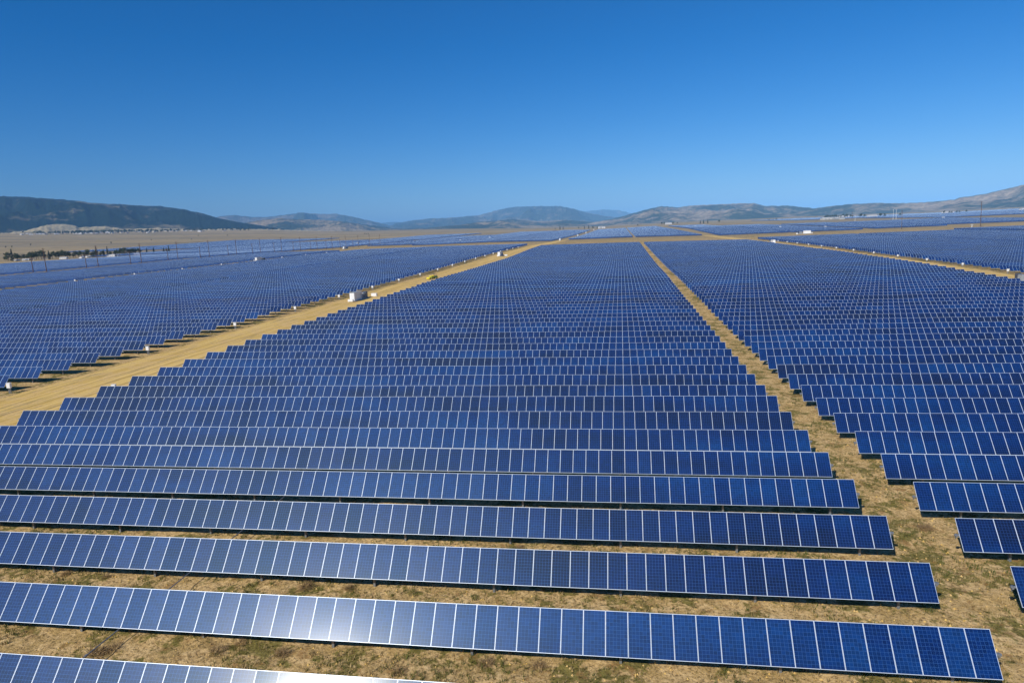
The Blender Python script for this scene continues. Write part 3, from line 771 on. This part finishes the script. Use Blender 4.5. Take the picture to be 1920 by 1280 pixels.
HOUSES = [make_house(i) for i in range(3)]; hu = [False]*3
def house(x, y, s_, rz, lab, grp, v=None):
    v = random.randrange(3) if v is None else v
    o = HOUSES[v] if not hu[v] else copy_tree(HOUSES[v]); hu[v] = True
    o.location = (x, y, gz1(x, y)); o.scale = (s_,)*3; o.rotation_euler = (0, 0, rz); tag(o, lab, 'house', grp)
# hamlet among trees on the left
HD = 1150
for i in range(60):
    u = 1+i*4.3+random.uniform(-3, 3)
    d_ = HD*random.uniform(.97, 1.06)*(1 if u < 240 else 1.03); p = at_dist(u, d_)
    tree(p[0], p[1], random.uniform(1.0, 1.9), 1 if random.random() < .12 else 0, 'bushy dark tree in the long grove at the left edge beyond the poles', 'trees of the grove at the left')
for i, (u, k) in enumerate(((270, 1), (283, 1), (302, 1), (307, 1), (312, 1))):
    p = at_dist(u, HD*1.1); tree(p[0], p[1], (1.1, 1.2, 1.1, 1.0, 1.35)[i], 1, '%s dark conifer from the left at the thin right end of the grove' % ordinal(i+1), 'conifers at the end of the grove')
for i, (u, v, s_) in enumerate(((22, 1, .7), (40, 1, .8), (52, 0, .7), (78, 0, .8), (112, 1, .9), (146, 1, .7), (158, 1, .8), (203, 1, 1.1), (215, 1, 1.0), (224, 2, .8), (252, 1, .9))):
    p = at_dist(u, HD*random.uniform(.985, 1.03)); house(p[0], p[1], s_*.58, rad(random.choice((10, 25, 100))), '%s pale house from the left among the grove trees' % ordinal(i+1), 'houses among the grove', v)
# distant town under the tan foothill
for i in range(120):
    u = random.triangular(10, 470, 150); d_ = random.uniform(3900, 4700)
    p = at_dist(u, d_); house(p[0], p[1], random.uniform(.8, 1.3), random.uniform(0, 3.1), 'tiny house of the distant town below the tan foothills', 'houses of the distant town')
for i in range(230):
    u = random.triangular(10, 540, 160); d_ = random.uniform(3850, 4750)
    p = at_dist(u, d_); tree(p[0], p[1], random.uniform(1.5, 2.6), 0, 'tiny dark tree among the distant town houses', 'trees of the distant town')
for i, (u, d_) in enumerate(((5, 2300), (17, 2300), (53, 2450), (205, 2350), (281, 2600), (357, 2500), (425, 2900), (370, 3000), (686, 2700), (690, 2700), (683, 2720))):
    p = at_dist(u, d_); tree(p[0], p[1], random.uniform(.7, 1.0), 0, '%s lone dark bush from the left on the open tan plain' % ordinal(i+1), 'lone bushes on the plain')
# trees and buildings beyond the far fields
far_t = [(1041, 1), (1050, 1), (1056, 1), (1085, 0), (1096, 1), (1104, 1), (1112, 0), (1120, 0), (1127, 1), (1196, 0), (1241, 0), (1246, 0), (1262, 0), (1270, 0), (1313, 1), (1319, 1), (1327, 1), (1348, 0), (1442, 0), (1449, 1), (1455, 0)]
for i, (u, k) in enumerate(far_t):
    p = at_dist(u, 2450 if u < 1300 else 2300); tree(p[0], p[1], random.uniform(1.0, 1.6), k, '%s small dark tree from the left along the far edge of the fields' % ordinal(i+1), 'trees along the far edge of the fields')
for i, (u, d_) in enumerate([(1546+q*3.7, 2250+(q*37) % 90) for q in range(15)]+[(1612, 2100), (1620, 2100), (1650, 2050), (1658, 2050), (1686, 2050), (1768, 2300), (1779, 2300), (1783, 2300), (1792, 2350), (1797, 2350), (1810, 2400)]):
    p = at_dist(u, d_); tree(p[0], p[1], random.uniform(1.1, 1.9), 0, '%s dark tree from the left around the buildings at the upper right' % ordinal(i+1), 'trees around the upper right buildings')
def shed(u, d_, dim, lab, m1, m2, rz=.15):
    p = at_dist(u, d_); t = empty('warehouse', p, rz, label=lab, cat='building'); x, y, z = dim
    a = MB(); a.box((0, 0, z/2), dim); a.build('wall', m1, t)
    a = MB(); a.face([(-x/2-.6, -y/2-.6, z-.1), (x/2+.6, -y/2-.6, z-.1), (x/2+.6, 0, z+2), (-x/2-.6, 0, z+2)]); a.face([(x/2+.6, y/2+.6, z-.1), (-x/2-.6, y/2+.6, z-.1), (-x/2-.6, 0, z+2), (x/2+.6, 0, z+2)]); a.build('roof', m2, t)
    for k in range(3): a = MB(); a.box((-x*.3+k*x*.3, -y/2-.03, z*.35), (x*.14, .08, z*.7)); a.build('door', M_GREY, t)
shed(1551, 2000, (31, 20, 3.6), 'long pale warehouse at the upper right among dark trees', M_CONC, M_CONC)
shed(1569, 2000, (18, 16, 3.4), 'grey shed right beside the long pale warehouse', M_GREY, M_CONC)
shed(1578, 1950, (9, 10, 3.4), 'small cream shed at the right end of the warehouses', M_CONC, M_GREY)
for i, (u, d_, s_) in enumerate(((1253, 2600, 1.2), (1128, 2500, 1.3), (1582, 2300, 1.4), (1634, 2150, 1.3), (1772, 2400, 1.2), (1778, 2400, 1.2), (1918, 2300, 1.2))):
    p = at_dist(u, d_); house(p[0], p[1], s_, .2, '%s white house from the middle along the far edge of the fields' % ordinal(i+1), 'white houses along the far edge', 1)

# dry shrubs (tumbleweeds) between the front rows
def shrub_mesh(seed, R=.55):
    r = random.Random(seed); a = MB()
    for k in range(520):
        d = Vector((r.gauss(0, 1), r.gauss(0, 1), abs(r.gauss(0, 1))*.8+.05)).normalized(); q = R*r.uniform(.25, 1.0)
        p0 = d*q*.6; p0.z *= .9; p1 = d*q+Vector((r.gauss(0, .06), r.gauss(0, .06), r.gauss(0, .05)))
        w_ = r.uniform(.004, .009); e1 = d.cross(Vector((r.gauss(0, 1), r.gauss(0, 1), r.gauss(0, 1)))).normalized()*w_
        a.face([p0-e1, p0+e1, p1+e1*.5, p1-e1*.5])
    return a.mesh('dry_shrub', M_TWIG)
SHM = [shrub_mesh(i) for i in range(4)]
shr = [(180, 1222, 1.5, 'largest straw-coloured shrub beside the drive shaft in the lower left gap'), (213, 1212, 1.1, 'brown shrub right of the largest one in the lower left gap'), (406, 1218, 1.2, 'brown shrub in the lower left gap, right of the drive shaft'), (124, 1070, .8, 'small straw shrub against the shadow at the left of the second gap'), (200, 1076, .8, 'small straw shrub left of the drive shaft in the second gap'),
       (322, 1112, .9, 'reddish shrub under the drive shaft in the second gap'), (575, 1095, 1.2, 'wide brown shrub in the second gap, left of centre'), (656, 1096, .8, 'small brown shrub beside the wide one in the second gap'), (976, 1022, .9, 'brown shrub in the third gap near the middle'), (912, 1238, 1.1, 'brown shrub in the nearest gap near the middle'), (529, 1218, 1.0, 'dark brown shrub in the nearest gap, left of centre'),
       (747, 1257, 1.0, 'greenish brown shrub low in the nearest gap'), (1010, 1245, 1.0, 'brown shrub right of the middle in the nearest gap'), (453, 1200, .9, 'low brown shrub under the second row shadow'), (655, 940, .7, 'tiny straw shrub in the fourth gap'), (1735, 985, 1.3, 'pale dry shrub mound in the grassy aisle beside the right block'), (1700, 1090, .8, 'flat brown shrub in the grassy aisle'), (60, 1190, .7, 'small green-brown shrub near the left edge of the nearest gap')]
for i, (u, v, s_, lab) in enumerate(shr):
    p = on_ground(u, v+6); o = link('dry_shrub', SHM[i % 4], None, (p[0], p[1], gz1(p[0], p[1])-.06), (0, 0, random.uniform(0, 6))); o.scale = (s_, s_, s_*.8)
    tag(o, lab, 'shrub', 'dry shrubs between the front rows')

# grass tufts, straw and clods near the camera: uncountable cover
def scatter(name, n, mtl, lab, cat, kind, seed):
    r = np.random.default_rng(seed); a = MB(); cnt = 0
    while cnt < n:
        x = r.uniform(-62, 34); y = 18+60*r.random()**1.5
        if kind != 'clod':
            m_ = float(vnoise(np.array([x*.55]), np.array([y*.55]), 77 if kind == 'green' else 78)[0])
            if m_ < (.62 if kind == 'green' else .45): continue
        z = gz1(x, y)+float(((fbm(np.array([x*1.3]), np.array([y*1.3]), 4, 3)-.5)*.16+(fbm(np.array([x*.22]), np.array([y*.22]), 3, 9)-.5)*.22)[0]); cnt += 1
        if kind == 'clod':
            s_ = r.uniform(.025, .095); q = [Vector((r.uniform(-1, 1), r.uniform(-1, 1), 0))*s_*.6 for _ in range(1)][0]
            t0 = (x, y, z+s_*.9); b0 = [(x+math.cos(k*1.57+s_*90)*s_*r.uniform(.7, 1.3), y+math.sin(k*1.57+s_*90)*s_*r.uniform(.7, 1.3), z-.02) for k in range(4)]
            for k in range(4): a.face([b0[k], b0[(k+1) % 4], t0])
            continue
        for b_ in range(5):
            an = r.uniform(0, 6.28); hh = r.uniform(.08, .27); sp_ = r.uniform(.02, .18); ox, oy = r.uniform(-.09, .09, 2)
            wx, wy = -math.sin(an)*.018, math.cos(an)*.018
            a.face([(x+ox-wx, y+oy-wy, z-.02), (x+ox+wx, y+oy+wy, z-.02), (x+ox+math.cos(an)*sp_, y+oy+math.sin(an)*sp_, z+hh)])
    tag(a.build(name, mtl), lab, cat, None, 'stuff')
scatter('green_grass', 13000, M_GTUFT, 'short green grass tufts scattered between the front rows', 'grass', 'green', 1)
scatter('dry_grass', 15000, M_STRAW, 'dry straw-coloured grass scattered between the front rows', 'grass', 'dry', 2)
scatter('soil_clods', 9000, M_ROAD, 'small clods and stones on the soil between the front rows', 'stones', 'clod', 3)

# ------------------------------------------------------------------ haze
hm, t, b = mat('valley_haze'); t.nodes.remove(b)
pv = N(t, 'ShaderNodeVolumePrincipled'); pv.inputs['Density'].default_value = 6.6e-5; pv.inputs['Color'].default_value = (.24, .54, .93, 1); pv.inputs['Anisotropy'].default_value = -0.45
L(t, pv.outputs[0], t.nodes['Material Output'].inputs['Volume'])
a = MB(); lo = -260.0; hi = 790.0; a.box((0, 20000, (lo+hi)/2), (92000, 92000, hi-lo)); hz = a.build('haze', hm); tag(hz, 'thin blue haze over the valley fading the mountains', 'haze', None, 'stuff')
